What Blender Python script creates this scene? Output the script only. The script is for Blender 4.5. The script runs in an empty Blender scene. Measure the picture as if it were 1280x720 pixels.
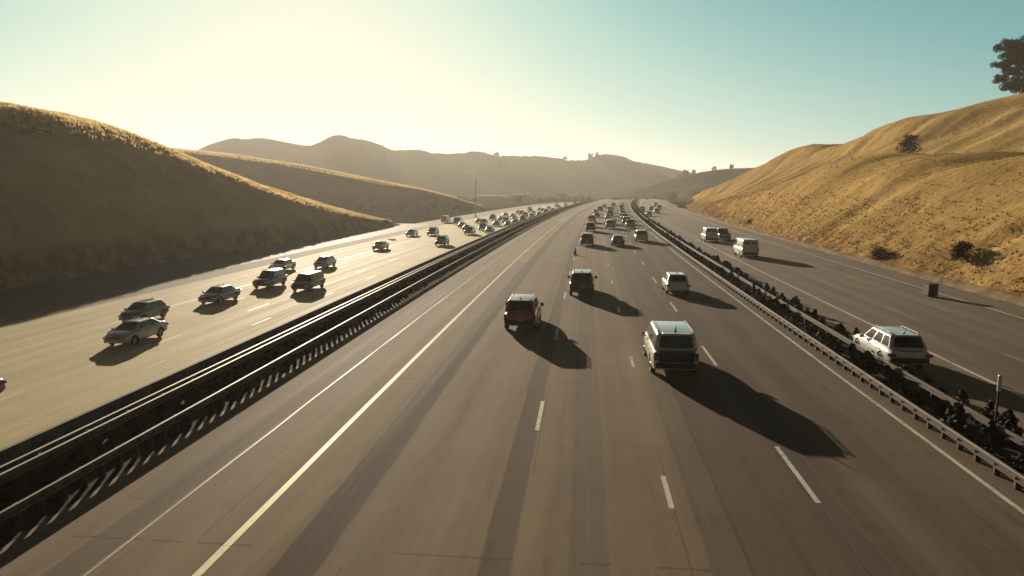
import bpy, bmesh, math, random
from mathutils import Vector, Matrix, noise
random.seed(7)
R = math.radians
C = bpy.context.scene.collection
scene = bpy.context.scene

# ------------------------------------------------------------------ materials
def newmat(name):
    m = bpy.data.materials.new(name); m.use_nodes = True
    nt = m.node_tree
    return m, nt, nt.nodes['Principled BSDF']

def N(nt, typ, **kw):
    n = nt.nodes.new(typ)
    for k, v in kw.items():
        if k in n.inputs: n.inputs[k].default_value = v
        else: setattr(n, k, v)
    return n

def ramp(nt, fac, stops):
    r = nt.nodes.new('ShaderNodeValToRGB')
    el = r.color_ramp.elements
    while len(el) < len(stops): el.new(0.5)
    for e, (p, c) in zip(el, stops):
        e.position = p; e.color = (c[0], c[1], c[2], 1)
    nt.links.new(fac, r.inputs[0])
    return r.outputs[0]

def mixc(nt, a, b, fac, mode='MIX'):
    m = nt.nodes.new('ShaderNodeMix'); m.data_type = 'RGBA'; m.blend_type = mode
    for sock, v in ((m.inputs[0], fac), (m.inputs[6], a), (m.inputs[7], b)):
        if isinstance(v, (int, float)): sock.default_value = v
        elif isinstance(v, tuple): sock.default_value = (v[0], v[1], v[2], 1)
        else: nt.links.new(v, sock)
    return m.outputs[2]

def math_(nt, op, a, b=0.0, c=None):
    m = nt.nodes.new('ShaderNodeMath'); m.operation = op
    for i, v in enumerate((a, b) + ((c,) if c is not None else ())):
        if isinstance(v, (int, float)): m.inputs[i].default_value = v
        else: nt.links.new(v, m.inputs[i])
    return m.outputs[0]

def noisetex(nt, vec, scale, detail=4, rough=0.6, dist=0.0):
    n = nt.nodes.new('ShaderNodeTexNoise')
    n.inputs['Scale'].default_value = scale; n.inputs['Detail'].default_value = detail
    n.inputs['Roughness'].default_value = rough; n.inputs['Distortion'].default_value = dist
    if vec is not None: nt.links.new(vec, n.inputs['Vector'])
    return n.outputs[0]

def bump(nt, bsdf, h, strength, dist=0.05):
    b = nt.nodes.new('ShaderNodeBump'); b.inputs['Strength'].default_value = strength
    b.inputs['Distance'].default_value = dist
    nt.links.new(h, b.inputs['Height']); nt.links.new(b.outputs[0], bsdf.inputs['Normal'])

def simple(name, col, rough=0.6, metal=0.0, var=0.15, scale=3.0, spec=0.5, coat=0.0):
    m, nt, b = newmat(name)
    tc = nt.nodes.new('ShaderNodeTexCoord')
    n = noisetex(nt, tc.outputs['Object'], scale, 5)
    lo = tuple(max(0, c*(1-var)) for c in col); hi = tuple(min(1, c*(1+var)) for c in col)
    nt.links.new(ramp(nt, n, [(0.3, lo), (0.7, hi)]), b.inputs['Base Color'])
    b.inputs['Roughness'].default_value = rough; b.inputs['Metallic'].default_value = metal
    b.inputs['Specular IOR Level'].default_value = spec
    b.inputs['Coat Weight'].default_value = coat
    return m

CURV = 9500.0
def road_coords(nt):
    """lateral position across the road and distance along it (metres)"""
    tc = nt.nodes.new('ShaderNodeTexCoord'); s = nt.nodes.new('ShaderNodeSeparateXYZ')
    nt.links.new(tc.outputs['Object'], s.inputs[0])
    off = math_(nt, 'DIVIDE', math_(nt, 'MULTIPLY', s.outputs[1], s.outputs[1]), CURV)
    x = math_(nt, 'SUBTRACT', s.outputs[0], off)
    return tc.outputs['Object'], x, s.outputs[1]

def comb(nt, x, y, z=0.0):
    c = nt.nodes.new('ShaderNodeCombineXYZ')
    for i, v in enumerate((x, y, z)):
        if isinstance(v, (int, float)): c.inputs[i].default_value = v
        else: nt.links.new(v, c.inputs[i])
    return c.outputs[0]

def road_mat(name, dark, light, lanes, lane_w, x0, rough=0.55, streak=0.5, joints=True, strips=(), spec=0.25):
    m, nt, b = newmat(name)
    obj, x, y = road_coords(nt)
    # long streaks laid down by tyres and oil
    st = noisetex(nt, comb(nt, math_(nt, 'MULTIPLY', x, 1.1), math_(nt, 'MULTIPLY', y, 0.012)), 1.0, 6, 0.65)
    st2 = noisetex(nt, comb(nt, math_(nt, 'MULTIPLY', x, 4.0), math_(nt, 'MULTIPLY', y, 0.05)), 1.0, 4, 0.6)
    # wheel paths: two per lane
    ph = math_(nt, 'MULTIPLY', math_(nt, 'SUBTRACT', x, x0), 2*math.pi*2/lane_w)
    wp = math_(nt, 'MULTIPLY', math_(nt, 'COSINE', ph), 0.035)
    blot = noisetex(nt, obj, 0.12, 5, 0.6)
    grain = noisetex(nt, obj, 14.0, 3, 0.7)
    f = math_(nt, 'MULTIPLY', st, streak)
    f = math_(nt, 'ADD', f, math_(nt, 'MULTIPLY', st2, 0.18))
    f = math_(nt, 'ADD', f, math_(nt, 'MULTIPLY', blot, 0.30))
    f = math_(nt, 'ADD', f, math_(nt, 'MULTIPLY', grain, 0.16))
    f = math_(nt, 'ADD', f, wp)
    tot = (streak + 0.18 + 0.30 + 0.16) * 0.5
    col = ramp(nt, f, [(tot-0.16, dark), (tot+0.16, light)])
    for (xc, w, k) in strips:   # tar-sealed or worn strips, ragged edges; the widest also paints in glare falloff
        wob = math_(nt, 'MULTIPLY', math_(nt, 'SUBTRACT', noisetex(nt, comb(nt, math_(nt,'MULTIPLY',x,0.3), math_(nt, 'MULTIPLY', y, 0.25)), 1.0, 4), 0.5), 0.22)
        d = math_(nt, 'ABSOLUTE', math_(nt, 'ADD', math_(nt, 'SUBTRACT', x, xc), wob))
        mr = nt.nodes.new('ShaderNodeMapRange'); nt.links.new(d, mr.inputs[0])
        mr.inputs[1].default_value = w*0.5 - 0.04; mr.inputs[2].default_value = w*0.5 + 0.04
        mr.inputs[3].default_value = 1.0; mr.inputs[4].default_value = 0.0
        col = mixc(nt, col, (k, k*0.99, k*1.10), mr.outputs[0], 'MULTIPLY')
    # oil drips and scuffs along the lane centres, patched and polished areas
    oil = noisetex(nt, comb(nt, math_(nt, 'MULTIPLY', x, 2.2), math_(nt, 'MULTIPLY', y, 0.6)), 1.0, 8, 0.75)
    col = mixc(nt, col, (0.62, 0.60, 0.58), ramp(nt, oil, [(0.55, (0, 0, 0)), (0.72, (0.75, 0.75, 0.75))]), 'MULTIPLY')
    pat = nt.nodes.new('ShaderNodeTexVoronoi'); pat.inputs['Scale'].default_value = 1.0
    nt.links.new(comb(nt, math_(nt, 'MULTIPLY', x, 0.27), math_(nt, 'MULTIPLY', y, 0.035)), pat.inputs['Vector']); pat.distance = 'CHEBYCHEV'
    bwp = nt.nodes.new('ShaderNodeRGBToBW'); nt.links.new(pat.outputs['Color'], bwp.inputs[0])
    col = mixc(nt, col, ramp(nt, bwp.outputs[0], [(0.25, (.86, .86, .87)), (0.75, (1.10, 1.09, 1.07))]), 0.8, 'MULTIPLY')
    col = mixc(nt, col, ramp(nt, noisetex(nt, obj, 45.0, 4, 0.8), [(0.35, (.78, .78, .78)), (0.65, (1.2, 1.2, 1.2))]), 0.7, 'MULTIPLY')
    if joints:
        # transverse slab joints and longitudinal lane seams, thin dark lines, broken by noise
        jm = math_(nt, 'PINGPONG', y, 4.6*0.5*3)
        j = math_(nt, 'LESS_THAN', jm, 0.035)
        lm = math_(nt, 'PINGPONG', math_(nt, 'SUBTRACT', x, x0 - lane_w/2 + 0.12), lane_w/2)
        l = math_(nt, 'LESS_THAN', lm, 0.018)
        jj = math_(nt, 'MAXIMUM', j, l)
        brk = math_(nt, 'GREATER_THAN', noisetex(nt, comb(nt, math_(nt, 'MULTIPLY', x, 0.45), math_(nt, 'MULTIPLY', y, 0.05)), 1.0, 3), 0.5)
        jj = math_(nt, 'MULTIPLY', math_(nt, 'MULTIPLY', jj, brk), 0.45)
        col = mixc(nt, col, (0.03, 0.026, 0.022), jj)
    nt.links.new(col, b.inputs['Base Color'])
    rr = nt.nodes.new('ShaderNodeMapRange'); nt.links.new(st, rr.inputs[0])
    rr.inputs[1].default_value = 0.3; rr.inputs[2].default_value = 0.7
    rr.inputs[3].default_value = rough-0.06; rr.inputs[4].default_value = rough+0.1
    nt.links.new(rr.outputs[0], b.inputs['Roughness'])
    b.inputs['Specular IOR Level'].default_value = spec
    bump(nt, b, noisetex(nt, obj, 30.0, 3, 0.7), 0.35, 0.01)
    return m

def noise_vec(nt, vec, amt):
    n = nt.nodes.new('ShaderNodeTexNoise'); n.inputs['Scale'].default_value = 0.8
    nt.links.new(vec, n.inputs['Vector'])
    a = nt.nodes.new('ShaderNodeVectorMath'); a.operation = 'MULTIPLY_ADD'
    nt.links.new(n.outputs['Color'], a.inputs[0]); a.inputs[1].default_value = (amt,)*3
    nt.links.new(vec, a.inputs[2])
    return a.outputs[0]

def grass_mat(name, dark, mid, light, soil, green=None, scale=1.0, bumps=0.6, soil_h=3.0):
    m, nt, b = newmat(name)
    tc = nt.nodes.new('ShaderNodeTexCoord'); o = tc.outputs['Object']
    s = nt.nodes.new('ShaderNodeSeparateXYZ'); nt.links.new(o, s.inputs[0])
    big = noisetex(nt, o, 0.02*scale, 6, 0.6, 0.4)
    med = noisetex(nt, o, 0.13*scale, 7, 0.68, 0.3)
    fine = noisetex(nt, o, 1.6*scale, 5, 0.75)
    f = math_(nt, 'ADD', math_(nt, 'MULTIPLY', big, 0.35), math_(nt, 'ADD', math_(nt, 'MULTIPLY', med, 0.4), math_(nt, 'MULTIPLY', fine, 0.25)))
    col = ramp(nt, f, [(0.34, dark), (0.5, mid), (0.66, light)])
    # bare soil showing low down where the bank was cut, in ragged patches
    low = nt.nodes.new('ShaderNodeMapRange'); nt.links.new(s.outputs[2], low.inputs[0])
    low.inputs[1].default_value = 0.0; low.inputs[2].default_value = soil_h
    low.inputs[3].default_value = 0.85; low.inputs[4].default_value = 0.0
    rag = ramp(nt, noisetex(nt, o, 0.35*scale, 7, 0.75), [(0.42, (0, 0, 0)), (0.56, (1, 1, 1))])
    k = math_(nt, 'MULTIPLY', low.outputs[0], math_(nt, 'ADD', rag, 0.15))
    kk = nt.nodes.new('ShaderNodeClamp'); nt.links.new(k, kk.inputs[0])
    col = mixc(nt, col, soil, kk.outputs[0])
    # sparse bare spots and scuffs anywhere on the slope
    sp = ramp(nt, noisetex(nt, o, 0.5*scale, 8, 0.8, 0.5), [(0.60, (0, 0, 0)), (0.68, (1, 1, 1))])
    col = mixc(nt, col, soil, math_(nt, 'MULTIPLY', sp, 0.22))
    if green:
        g = ramp(nt, noisetex(nt, o, 0.012*scale, 5, 0.7, 0.5), [(0.46, (0, 0, 0)), (0.56, (1, 1, 1))])
        col = mixc(nt, col, green, g)
    nt.links.new(col, b.inputs['Base Color'])
    b.inputs['Roughness'].default_value = 0.95; b.inputs['Specular IOR Level'].default_value = 0.0
    b.inputs['Sheen Weight'].default_value = 0.0
    h = math_(nt, 'ADD', math_(nt, 'MULTIPLY', med, 1.4), math_(nt, 'MULTIPLY', noisetex(nt, o, 0.9*scale, 8, 0.75), 0.6))
    bump(nt, b, h, bumps, 0.9/scale)
    return m

M = {}
M['concrete_road'] = road_mat('old_concrete_road', (0.165, 0.122, 0.084), (0.315, 0.24, 0.165), 4, 3.7, 0.44, 0.85,
      0.55, True, strips=((-5.95, 1.0, 0.42), (-1.75, 0.72, 0.54), (-10.75, 0.8, 0.62), (9.4, 11.5, 0.62), (0.25, 0.9, 0.82), (3.3, 0.9, 0.80), (6.3, 0.7, 0.85)), spec=0.10)  # widest strip: browner right lanes with the falloff of sun glare painted in
M['west_road'] = road_mat('pale_concrete_road', (0.45, 0.365, 0.20), (0.66, 0.565, 0.335), 4, 4.0, -31.0, 0.8, 0.7, True, spec=0.12)
M['east_road'] = road_mat('grey_asphalt_road', (0.115, 0.086, 0.062), (0.21, 0.162, 0.118), 3, 3.6, 19.0, 0.85, 0.45, False)
M['dry_soil'] = simple('dry_soil', (0.20, 0.14, 0.085), 0.95, var=0.45, scale=0.9, spec=0.1)
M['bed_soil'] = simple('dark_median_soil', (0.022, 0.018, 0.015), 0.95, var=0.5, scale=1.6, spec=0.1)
M['shoulder'] = simple('west_shoulder_gravel', (0.20, 0.155, 0.105), 0.9, var=0.3, scale=1.2, spec=0.15)
M['frontage'] = simple('frontage_asphalt', (0.07, 0.07, 0.07), 0.8, var=0.25, scale=0.5, spec=0.2)
M['gold'] = grass_mat('dry_golden_grass', (0.33, 0.205, 0.080), (0.52, 0.345, 0.135), (0.66, 0.47, 0.20), (0.18, 0.10, 0.052), soil_h=4.5)
M['gold_left'] = grass_mat('dry_pale_grass', (0.27, 0.19, 0.105), (0.43, 0.325, 0.175), (0.57, 0.44, 0.25), (0.17, 0.11, 0.06), soil_h=1.5)
M['far_grass'] = grass_mat('far_hill_scrub', (0.022, 0.022, 0.011), (0.036, 0.032, 0.017), (0.065, 0.052, 0.027), (0.07, 0.065, 0.03), green=(0.035, 0.045, 0.02), scale=0.35, bumps=0.8)
M['valley'] = grass_mat('valley_scrub', (0.05, 0.05, 0.025), (0.09, 0.085, 0.045), (0.15, 0.125, 0.06), (0.09, 0.08, 0.045), green=(0.035, 0.045, 0.02), scale=0.6)
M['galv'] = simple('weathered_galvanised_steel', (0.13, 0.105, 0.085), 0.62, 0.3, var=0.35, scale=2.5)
M['rail_glint'] = simple('glint_toned_steel', (0.34, 0.29, 0.24), 0.6, 0.3, var=0.3, scale=2.0)  # pale tone paints the sun glint onto the rail tops
M['rustpost'] = simple('rust_brown_post', (0.06, 0.042, 0.03), 0.85, var=0.35, scale=5)
M['concrete_wall'] = simple('stained_concrete_barrier', (0.13, 0.115, 0.10), 0.85, var=0.35, scale=1.5)
M['tyre'] = simple('tyre_rubber', (0.02, 0.02, 0.02), 0.75, var=0.2, scale=20)
M['rim'] = simple('alloy_rim', (0.42, 0.42, 0.43), 0.3, 0.8, var=0.1)
M['trim'] = simple('black_plastic_trim', (0.02, 0.02, 0.02), 0.55, var=0.2, scale=10)
M['plate'] = simple('licence_plate_white', (0.6, 0.6, 0.56), 0.4, var=0.05)
M['redlens'] = simple('red_tail_lens', (0.22, 0.012, 0.01), 0.2, var=0.1, coat=0.5)
M['clearlens'] = simple('clear_headlight_lens', (0.6, 0.6, 0.6), 0.1, 0.3, var=0.05, coat=0.8)
M['chrome'] = simple('chrome_trim', (0.6, 0.6, 0.6), 0.15, 1.0, var=0.05)
M['bark'] = simple('bark', (0.07, 0.05, 0.035), 0.9, var=0.4, scale=4)
M['shrub'] = simple('dark_dry_shrub_leaf', (0.050, 0.042, 0.026), 0.8, var=0.5, scale=2.0, spec=0.2)
M['oakleaf'] = simple('dark_oak_leaf', (0.026, 0.030, 0.016), 0.75, var=0.5, scale=0.6, spec=0.2)
M['farleaf'] = simple('far_tree_leaf', (0.04, 0.048, 0.025), 0.8, var=0.4, scale=0.4, spec=0.1)
M['straw'] = simple('dry_grass_blade', (0.74, 0.57, 0.31), 0.8, var=0.2, scale=0.8, spec=0.1)
_m = M['straw']; _nt = _m.node_tree; _b = _nt.nodes['Principled BSDF']
_tr = _nt.nodes.new('ShaderNodeBsdfTranslucent'); _nt.links.new(_b.inputs['Base Color'].links[0].from_socket, _tr.inputs['Color'])
_mx = _nt.nodes.new('ShaderNodeMixShader'); _mx.inputs[0].default_value = 0.68
_nt.links.new(_b.outputs[0], _mx.inputs[1]); _nt.links.new(_tr.outputs[0], _mx.inputs[2])
_nt.links.new(_mx.outputs[0], _nt.nodes['Material Output'].inputs['Surface'])
M['straw_gold'] = simple('golden_grass_blade', (0.50, 0.35, 0.16), 0.85, var=0.25, scale=0.8, spec=0.05)
M['pole'] = simple('pale_painted_steel', (0.5, 0.5, 0.46), 0.4, 0.3, var=0.1)
M['black_box'] = simple('black_painted_box', (0.015, 0.014, 0.013), 0.6, var=0.3, scale=3)
M['bldwall'] = simple('pale_building_wall', (0.18, 0.19, 0.19), 0.8, var=0.1, scale=0.3)
M['bldroof'] = simple('light_metal_roof', (0.24, 0.29, 0.33), 0.6, 0.0, var=0.1, scale=0.3)
M['green_sign'] = simple('green_sign_board', (0.01, 0.11, 0.055), 0.5, var=0.05)

def marking_mat(name, col, wear, worn=(0.22, 0.18, 0.13)):
    m, nt, b = newmat(name)
    obj, x, y = road_coords(nt)
    n = noisetex(nt, obj, 5.0, 6, 0.7)
    n2 = noisetex(nt, comb(nt, x, math_(nt, 'MULTIPLY', y, 0.3)), 1.5, 4)
    f = math_(nt, 'ADD', math_(nt, 'MULTIPLY', n, 0.6), math_(nt, 'MULTIPLY', n2, 0.4))
    c = ramp(nt, f, [(wear-0.10, worn), (wear, tuple(q*0.75 for q in col)), (wear+0.06, col)])
    nt.links.new(c, b.inputs['Base Color']); b.inputs['Roughness'].default_value = 0.65; b.inputs['Specular IOR Level'].default_value = 0.3
    return m
M['white_line'] = marking_mat('worn_white_paint', (0.66, 0.61, 0.52), 0.45)
M['faint_line'] = marking_mat('faint_white_paint', (0.42, 0.355, 0.26), 0.56)
M['yellow_line'] = marking_mat('pale_yellow_paint', (0.70, 0.60, 0.31), 0.41)

# car paint takes its colour from the object it is on
m, nt, b = newmat('car_paint')
oi = nt.nodes.new('ShaderNodeObjectInfo'); tc = nt.nodes.new('ShaderNodeTexCoord')
dust = ramp(nt, noisetex(nt, tc.outputs['Object'], 2.0, 5), [(0.45, (0, 0, 0)), (0.8, (0.25, 0.25, 0.25))])
nt.links.new(mixc(nt, oi.outputs['Color'], (0.25, 0.21, 0.16), dust), b.inputs['Base Color'])
b.inputs['Roughness'].default_value = 0.28; b.inputs['Metallic'].default_value = 0.15
b.inputs['Coat Weight'].default_value = 0.8; b.inputs['Coat Roughness'].default_value = 0.06
M['paint'] = m
m, nt, b = newmat('tinted_car_glass')
tc = nt.nodes.new('ShaderNodeTexCoord')
nt.links.new(ramp(nt, noisetex(nt, tc.outputs['Object'], 1.5, 3), [(0.3, (0.010, 0.012, 0.014)), (0.7, (0.03, 0.03, 0.032))]), b.inputs['Base Color'])
b.inputs['Roughness'].default_value = 0.07; b.inputs['Specular IOR Level'].default_value = 0.6
M['glass'] = m

# ------------------------------------------------------------------ object helpers
def link(o, parent=None):
    C.objects.link(o)
    if parent: o.parent = parent
    return o

def mesh_obj(name, verts, faces, mats, parent=None, mi=None, smooth=False):
    me = bpy.data.meshes.new(name); me.from_pydata(verts, [], faces)
    if not isinstance(mats, (list, tuple)): mats = [mats]
    for m in mats: me.materials.append(m)
    if mi: me.polygons.foreach_set('material_index', mi)
    if smooth: me.polygons.foreach_set('use_smooth', [True]*len(me.polygons))
    me.update()
    return link(bpy.data.objects.new(name, me), parent)

def bm_obj(name, bm, mats, parent=None, smooth=False, angle=None):
    bmesh.ops.recalc_face_normals(bm, faces=bm.faces)
    me = bpy.data.meshes.new(name); bm.to_mesh(me); bm.free()
    if not isinstance(mats, (list, tuple)): mats = [mats]
    for m in mats: me.materials.append(m)
    if smooth or angle: me.polygons.foreach_set('use_smooth', [True]*len(me.polygons))
    if angle: me.set_sharp_from_angle(angle=R(angle))
    return link(bpy.data.objects.new(name, me), parent)

def tag(o, label=None, cat=None, group=None, kind=None):
    if label: o['label'] = label
    if cat: o['category'] = cat
    if group: o['group'] = group
    if kind: o['kind'] = kind
    return o

def empty(name, loc=(0, 0, 0), rz=0.0):
    o = bpy.data.objects.new(name, None); o.empty_display_size = 0.3
    C.objects.link(o); o.location = loc; o.rotation_euler = (0, 0, rz)
    return o

def copy_tree(o, parent=None):
    c = o.copy(); C.objects.link(c)
    if parent: c.parent = parent
    for ch in list(o.children): copy_tree(ch, c)
    return c

def add_box(bm, cx, cy, cz, sx, sy, sz, bev=0.0, seg=2, rot=None):
    r = bmesh.ops.create_cube(bm, size=1.0)
    mt = Matrix.Translation((cx, cy, cz))
    if rot is not None: mt = mt @ rot
    mt = mt @ Matrix.Diagonal((sx, sy, sz, 1))
    bmesh.ops.transform(bm, matrix=mt, verts=r['verts'])
    if bev > 0:
        es = list({e for v in r['verts'] for e in v.link_edges})
        bmesh.ops.bevel(bm, geom=es, offset=bev, segments=seg, affect='EDGES', profile=0.5)

def add_cyl(bm, p0, p1, r0, r1=None, seg=12, caps=True):
    r1 = r0 if r1 is None else r1
    p0, p1 = Vector(p0), Vector(p1); d = p1-p0
    q = d.to_track_quat('Z', 'Y')
    rg = []
    for p, r in ((p0, r0), (p1, r1)):
        rg.append([bm.verts.new(p + q @ Vector((r*math.cos(2*math.pi*i/seg), r*math.sin(2*math.pi*i/seg), 0))) for i in range(seg)])
    for i in range(seg):
        j = (i+1) % seg
        bm.faces.new((rg[0][i], rg[0][j], rg[1][j], rg[1][i]))
    if caps:
        bm.faces.new(rg[0][::-1]); bm.faces.new(rg[1])

def cx(s):            # sideways shift of the curving road at distance s
    return s*s/CURV
def P(lane, s, z=0.0):
    return (lane + cx(s), s, z)
def heading(s):       # rotation that points +Y along the road
    return -math.atan(2*s/CURV)

S_MIN, S_MAX = -30.0, 560.0
def stations(a=S_MIN, b=S_MAX):
    out = []; s = a
    while s < b:
        out.append(s); s += 3.0 if s < 120 else 8.0
    out.append(b); return out

def ribbon(name, x0, x1, z, mat, a=S_MIN, b=S_MAX, edge=0.0, kind='structure', nx=1, crown=0.0):
    ss = stations(a, b); v = []; f = []
    for i, s in enumerate(ss):
        for k in range(nx+1):
            t = k/nx
            e0 = x0 + (edge*(noise.noise(Vector((s*0.35, x0, 0)))) if edge else 0)
            e1 = x1 + (edge*(noise.noise(Vector((s*0.35, x1, 5)))) if edge else 0)
            v.append(P(e0+(e1-e0)*t, s, z))
    w = nx+1
    for i in range(len(ss)-1):
        for k in range(nx):
            f.append((i*w+k, i*w+k+1, (i+1)*w+k+1, (i+1)*w+k))
    o = mesh_obj(name, v, f, mat)
    if kind: o['kind'] = kind
    return o

# ------------------------------------------------------------------ ground and roads
WZ = -2.5             # the left carriageway lies lower, behind a small wall and a bank
def cxs(s): return cx(max(-200, min(s, 900)))
gl = [-3000, -1200, -500, -250, -120, -70, -50, -24.0, -22.3, -20.0, -18.2, -17.0, -16.4, -12, 12, 14, 34, 60, 120, 300, 900, 3000]
def gz(l):
    if l >= -16.5: return -0.06
    if l <= -22.2: return WZ-0.08
    t = (-16.5-l)/5.7; return -0.06 + (WZ-0.02)*(t*t*(3-2*t))
gs = [-3000, -1500, -700, -300, -120, -40] + list(range(-20, 900, 20)) + [1000, 1300, 1800, 2400, 3000]
gv = [(l+cxs(q_), q_, gz(l)) for q_ in gs for l in gl]; gf = []
for i in range(len(gs)-1):
    for k in range(len(gl)-1):
        a = i*len(gl)+k; gf.append((a, a+1, a+len(gl)+1, a+len(gl)))
tag(mesh_obj('ground', gv, gf, M['valley']), kind='structure')
ribbon('roadside_dirt', 27.0, 34.0, -0.035, M['dry_soil'], edge=0.9, nx=2)
ribbon('west_verge', -55.0, -40.0, WZ-0.035, M['shoulder'], edge=0.6, nx=2)
ribbon('frontage_road', -61.0, -48.0, WZ-0.02, M['frontage'], b=205, edge=0.3)
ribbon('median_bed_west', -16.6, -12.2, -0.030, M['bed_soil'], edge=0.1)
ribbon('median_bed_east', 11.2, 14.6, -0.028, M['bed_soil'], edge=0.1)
ribbon('central_carriageway', -12.9, 11.9, 0.0, M['concrete_road'], edge=0.05, nx=4)
ribbon('west_carriageway', -44.2, -22.3, WZ, M['west_road'], edge=0.12, nx=4)
ribbon('east_carriageway', 13.9, 29.6, 0.0, M['east_road'], edge=0.25, nx=4)

def solid_line(name, x, w, mat, a=S_MIN, b=S_MAX, edge=0.02):
    return ribbon(name, x-w/2, x+w/2, (WZ if x < -20 else 0) + 0.004, mat, a, b, edge=edge)
def dashes(name, x, w, mat, start, ln=3.2, period=13.9, b=420, gaps=None):
    v = []; f = []; s = start
    while s < b:
        for k in range(2):
            t = s + ln*k
            v += [P(x-w/2, t, (WZ if x < -20 else 0) + 0.004), P(x+w/2, t, (WZ if x < -20 else 0) + 0.004)]
        n = len(v); f.append((n-4, n-3, n-1, n-2)); s += period
    return tag(mesh_obj(name, v, f, mat), kind='structure')
solid_line('yellow_edge_line', -7.9, 0.19, M['yellow_line'])
solid_line('worn_shoulder_line', -10.22, 0.08, M['faint_line'], edge=0.06)
solid_line('white_edge_line', 11.08, 0.15, M['white_line'])
dashes('lane_dashes', -1.42, 0.14, M['white_line'], 21.9-13.9)
dashes('lane_dashes', 2.36, 0.14, M['white_line'], 16.6-13.9, ln=2.0)
dashes('lane_dashes', 6.15, 0.14, M['white_line'], 17.3-13.9, ln=3.9)
solid_line('white_edge_line', 17.1, 0.17, M['white_line'])
solid_line('white_edge_line', 27.3, 0.15, M['white_line'])
dashes('lane_dashes', 20.6, 0.14, M['faint_line'], 16.0, ln=5.0)
dashes('lane_dashes', 24.0, 0.14, M['faint_line'], 19.0, ln=5.0)
solid_line('white_edge_line', -37.0, 0.24, M['white_line'])
solid_line('white_edge_line', -23.0, 0.15, M['faint_line'])
dashes('lane_dashes', -29.0, 0.17, M['white_line'], 14.0, ln=4.0)
dashes('lane_dashes', -33.0, 0.15, M['faint_line'], 18.0)
dashes('lane_dashes', -25.6, 0.14, M['faint_line'], 22.0)

# ------------------------------------------------------------------ barriers
def sweep(profile, lane, a, b, closed=True):
    ss = stations(a, b); v = []; f = []; n = len(profile)
    for s in ss:
        for (px, pz) in profile: v.append(P(lane+px, s, pz))
    for i in range(len(ss)-1):
        for k in range(n if closed else n-1):
            k2 = (k+1) % n
            f.append((i*n+k, i*n+k2, (i+1)*n+k2, (i+1)*n+k))
    if closed:
        f.append(tuple(range(n))[::-1]); f.append(tuple((len(ss)-1)*n+k for k in range(n)))
    return v, f

def wbeam(zc, h, t=0.012, d=0.07, side=1):
    pts = [(0, -h/2), (d*side, -h*0.36), (d*side, -h*0.2), (0, -h*0.04), (0, h*0.04), (d*side, h*0.2), (d*side, h*0.36), (0, h/2)]
    out = [(x, zc+z) for x, z in pts]
    back = [(x - t*side, zc+z) for x, z in reversed(pts)]
    # flanged top so that the rail's upper edge has a width one can see
    return out + back

def guardrail(name, label, lane, top, h, spacing, post, side=1, a=-6, b=500, double=False, blocks=True, lipmat=None, railmat=None):
    root = empty(name, P(lane, 0, 0)); tag(root, label, 'guardrail')
    off = Vector(P(lane, 0, 0))
    for k, sd in enumerate((side, -side) if double else (side,)):
        gap = 0.20*sd if double else 0.06*sd
        v, f = sweep(wbeam(top-h/2, h, side=sd), lane+gap, a, b)
        mesh_obj('rail', [tuple(Vector(p)-off) for p in v], f, railmat or M['galv'], root)
        # rounded upper lip
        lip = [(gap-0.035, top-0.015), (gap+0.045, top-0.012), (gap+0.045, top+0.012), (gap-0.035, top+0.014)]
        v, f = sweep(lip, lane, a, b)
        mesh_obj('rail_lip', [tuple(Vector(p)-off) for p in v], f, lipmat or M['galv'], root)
    bm = bmesh.new(); add_box(bm, 0, 0, (top-0.03)/2-0.03, post, post*0.75, top, 0.01, 1)
    if blocks: add_box(bm, side*0.03, 0, top-h/2, post*1.3, post, h*0.8, 0.01, 1)
    pm = bm_obj('post', bm, M['rustpost'], root)
    s = a; k = 0; v = []; f = []
    while s < b:
        p = Vector(P(lane, s, 0))-off
        jx = 0.0
        if s > 9 and k < 99:
            o = pm if k == 0 else pm.copy()
            if k: C.objects.link(o); o.parent = root
            o.location = p; o.rotation_euler = (random.uniform(-.03, .03), random.uniform(-.03, .03), heading(s)); k += 1
        else:
            n = len(v); w = post/2
            for z in (-0.05, top-0.03):
                v += [(p.x-w, p.y-w, z), (p.x+w, p.y-w, z), (p.x+w, p.y+w, z), (p.x-w, p.y+w, z)]
            f += [(n, n+1, n+5, n+4), (n+1, n+2, n+6, n+5), (n+2, n+3, n+7, n+6), (n+3, n, n+4, n+7), (n+4, n+5, n+6, n+7)]
        s += spacing * (1 if s < 120 else 2)
    o = mesh_obj('remaining_posts', v, f, M['rustpost'], root); o['kind'] = 'stuff'
    return root

guardrail('guardrail', 'low rusty guardrail on close-set posts along the left edge of the central carriageway', -13.35, 0.58, 0.24, 0.72, 0.15)
guardrail('guardrail', 'double-faced steel guardrail running down the middle of the dark left median', -15.0, 0.72, 0.28, 1.9, 0.14, double=True, blocks=False, lipmat=M['rail_glint'])
guardrail('guardrail', 'low dark guardrail with a painted top glint beside the white edge line right of the central carriageway', 11.75, 0.46, 0.24, 0.95, 0.15, side=-1, lipmat=M['rail_glint'], railmat=M['rustpost'])  # glint painted pale on the lip, rail face toned dark beneath

guardrail('guardrail', 'dark guardrail standing among the shrubs of the right median', 13.2, 0.62, 0.22, 1.9, 0.15, side=-1, blocks=False, railmat=M['rustpost'])

# concrete parapet between the left median and the left carriageway
prof = [(-0.22, -0.05), (0.22, -0.05), (0.20, 0.10), (0.09, 0.28), (0.07, 0.60), (-0.07, 0.60), (-0.09, 0.28), (-0.20, 0.10)]
v, f = sweep(prof, -16.45, -10, 500)
tag(mesh_obj('median_wall', v, f, M['concrete_wall']), 'long low stained concrete wall between the left median and the left carriageway', 'wall')

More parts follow.
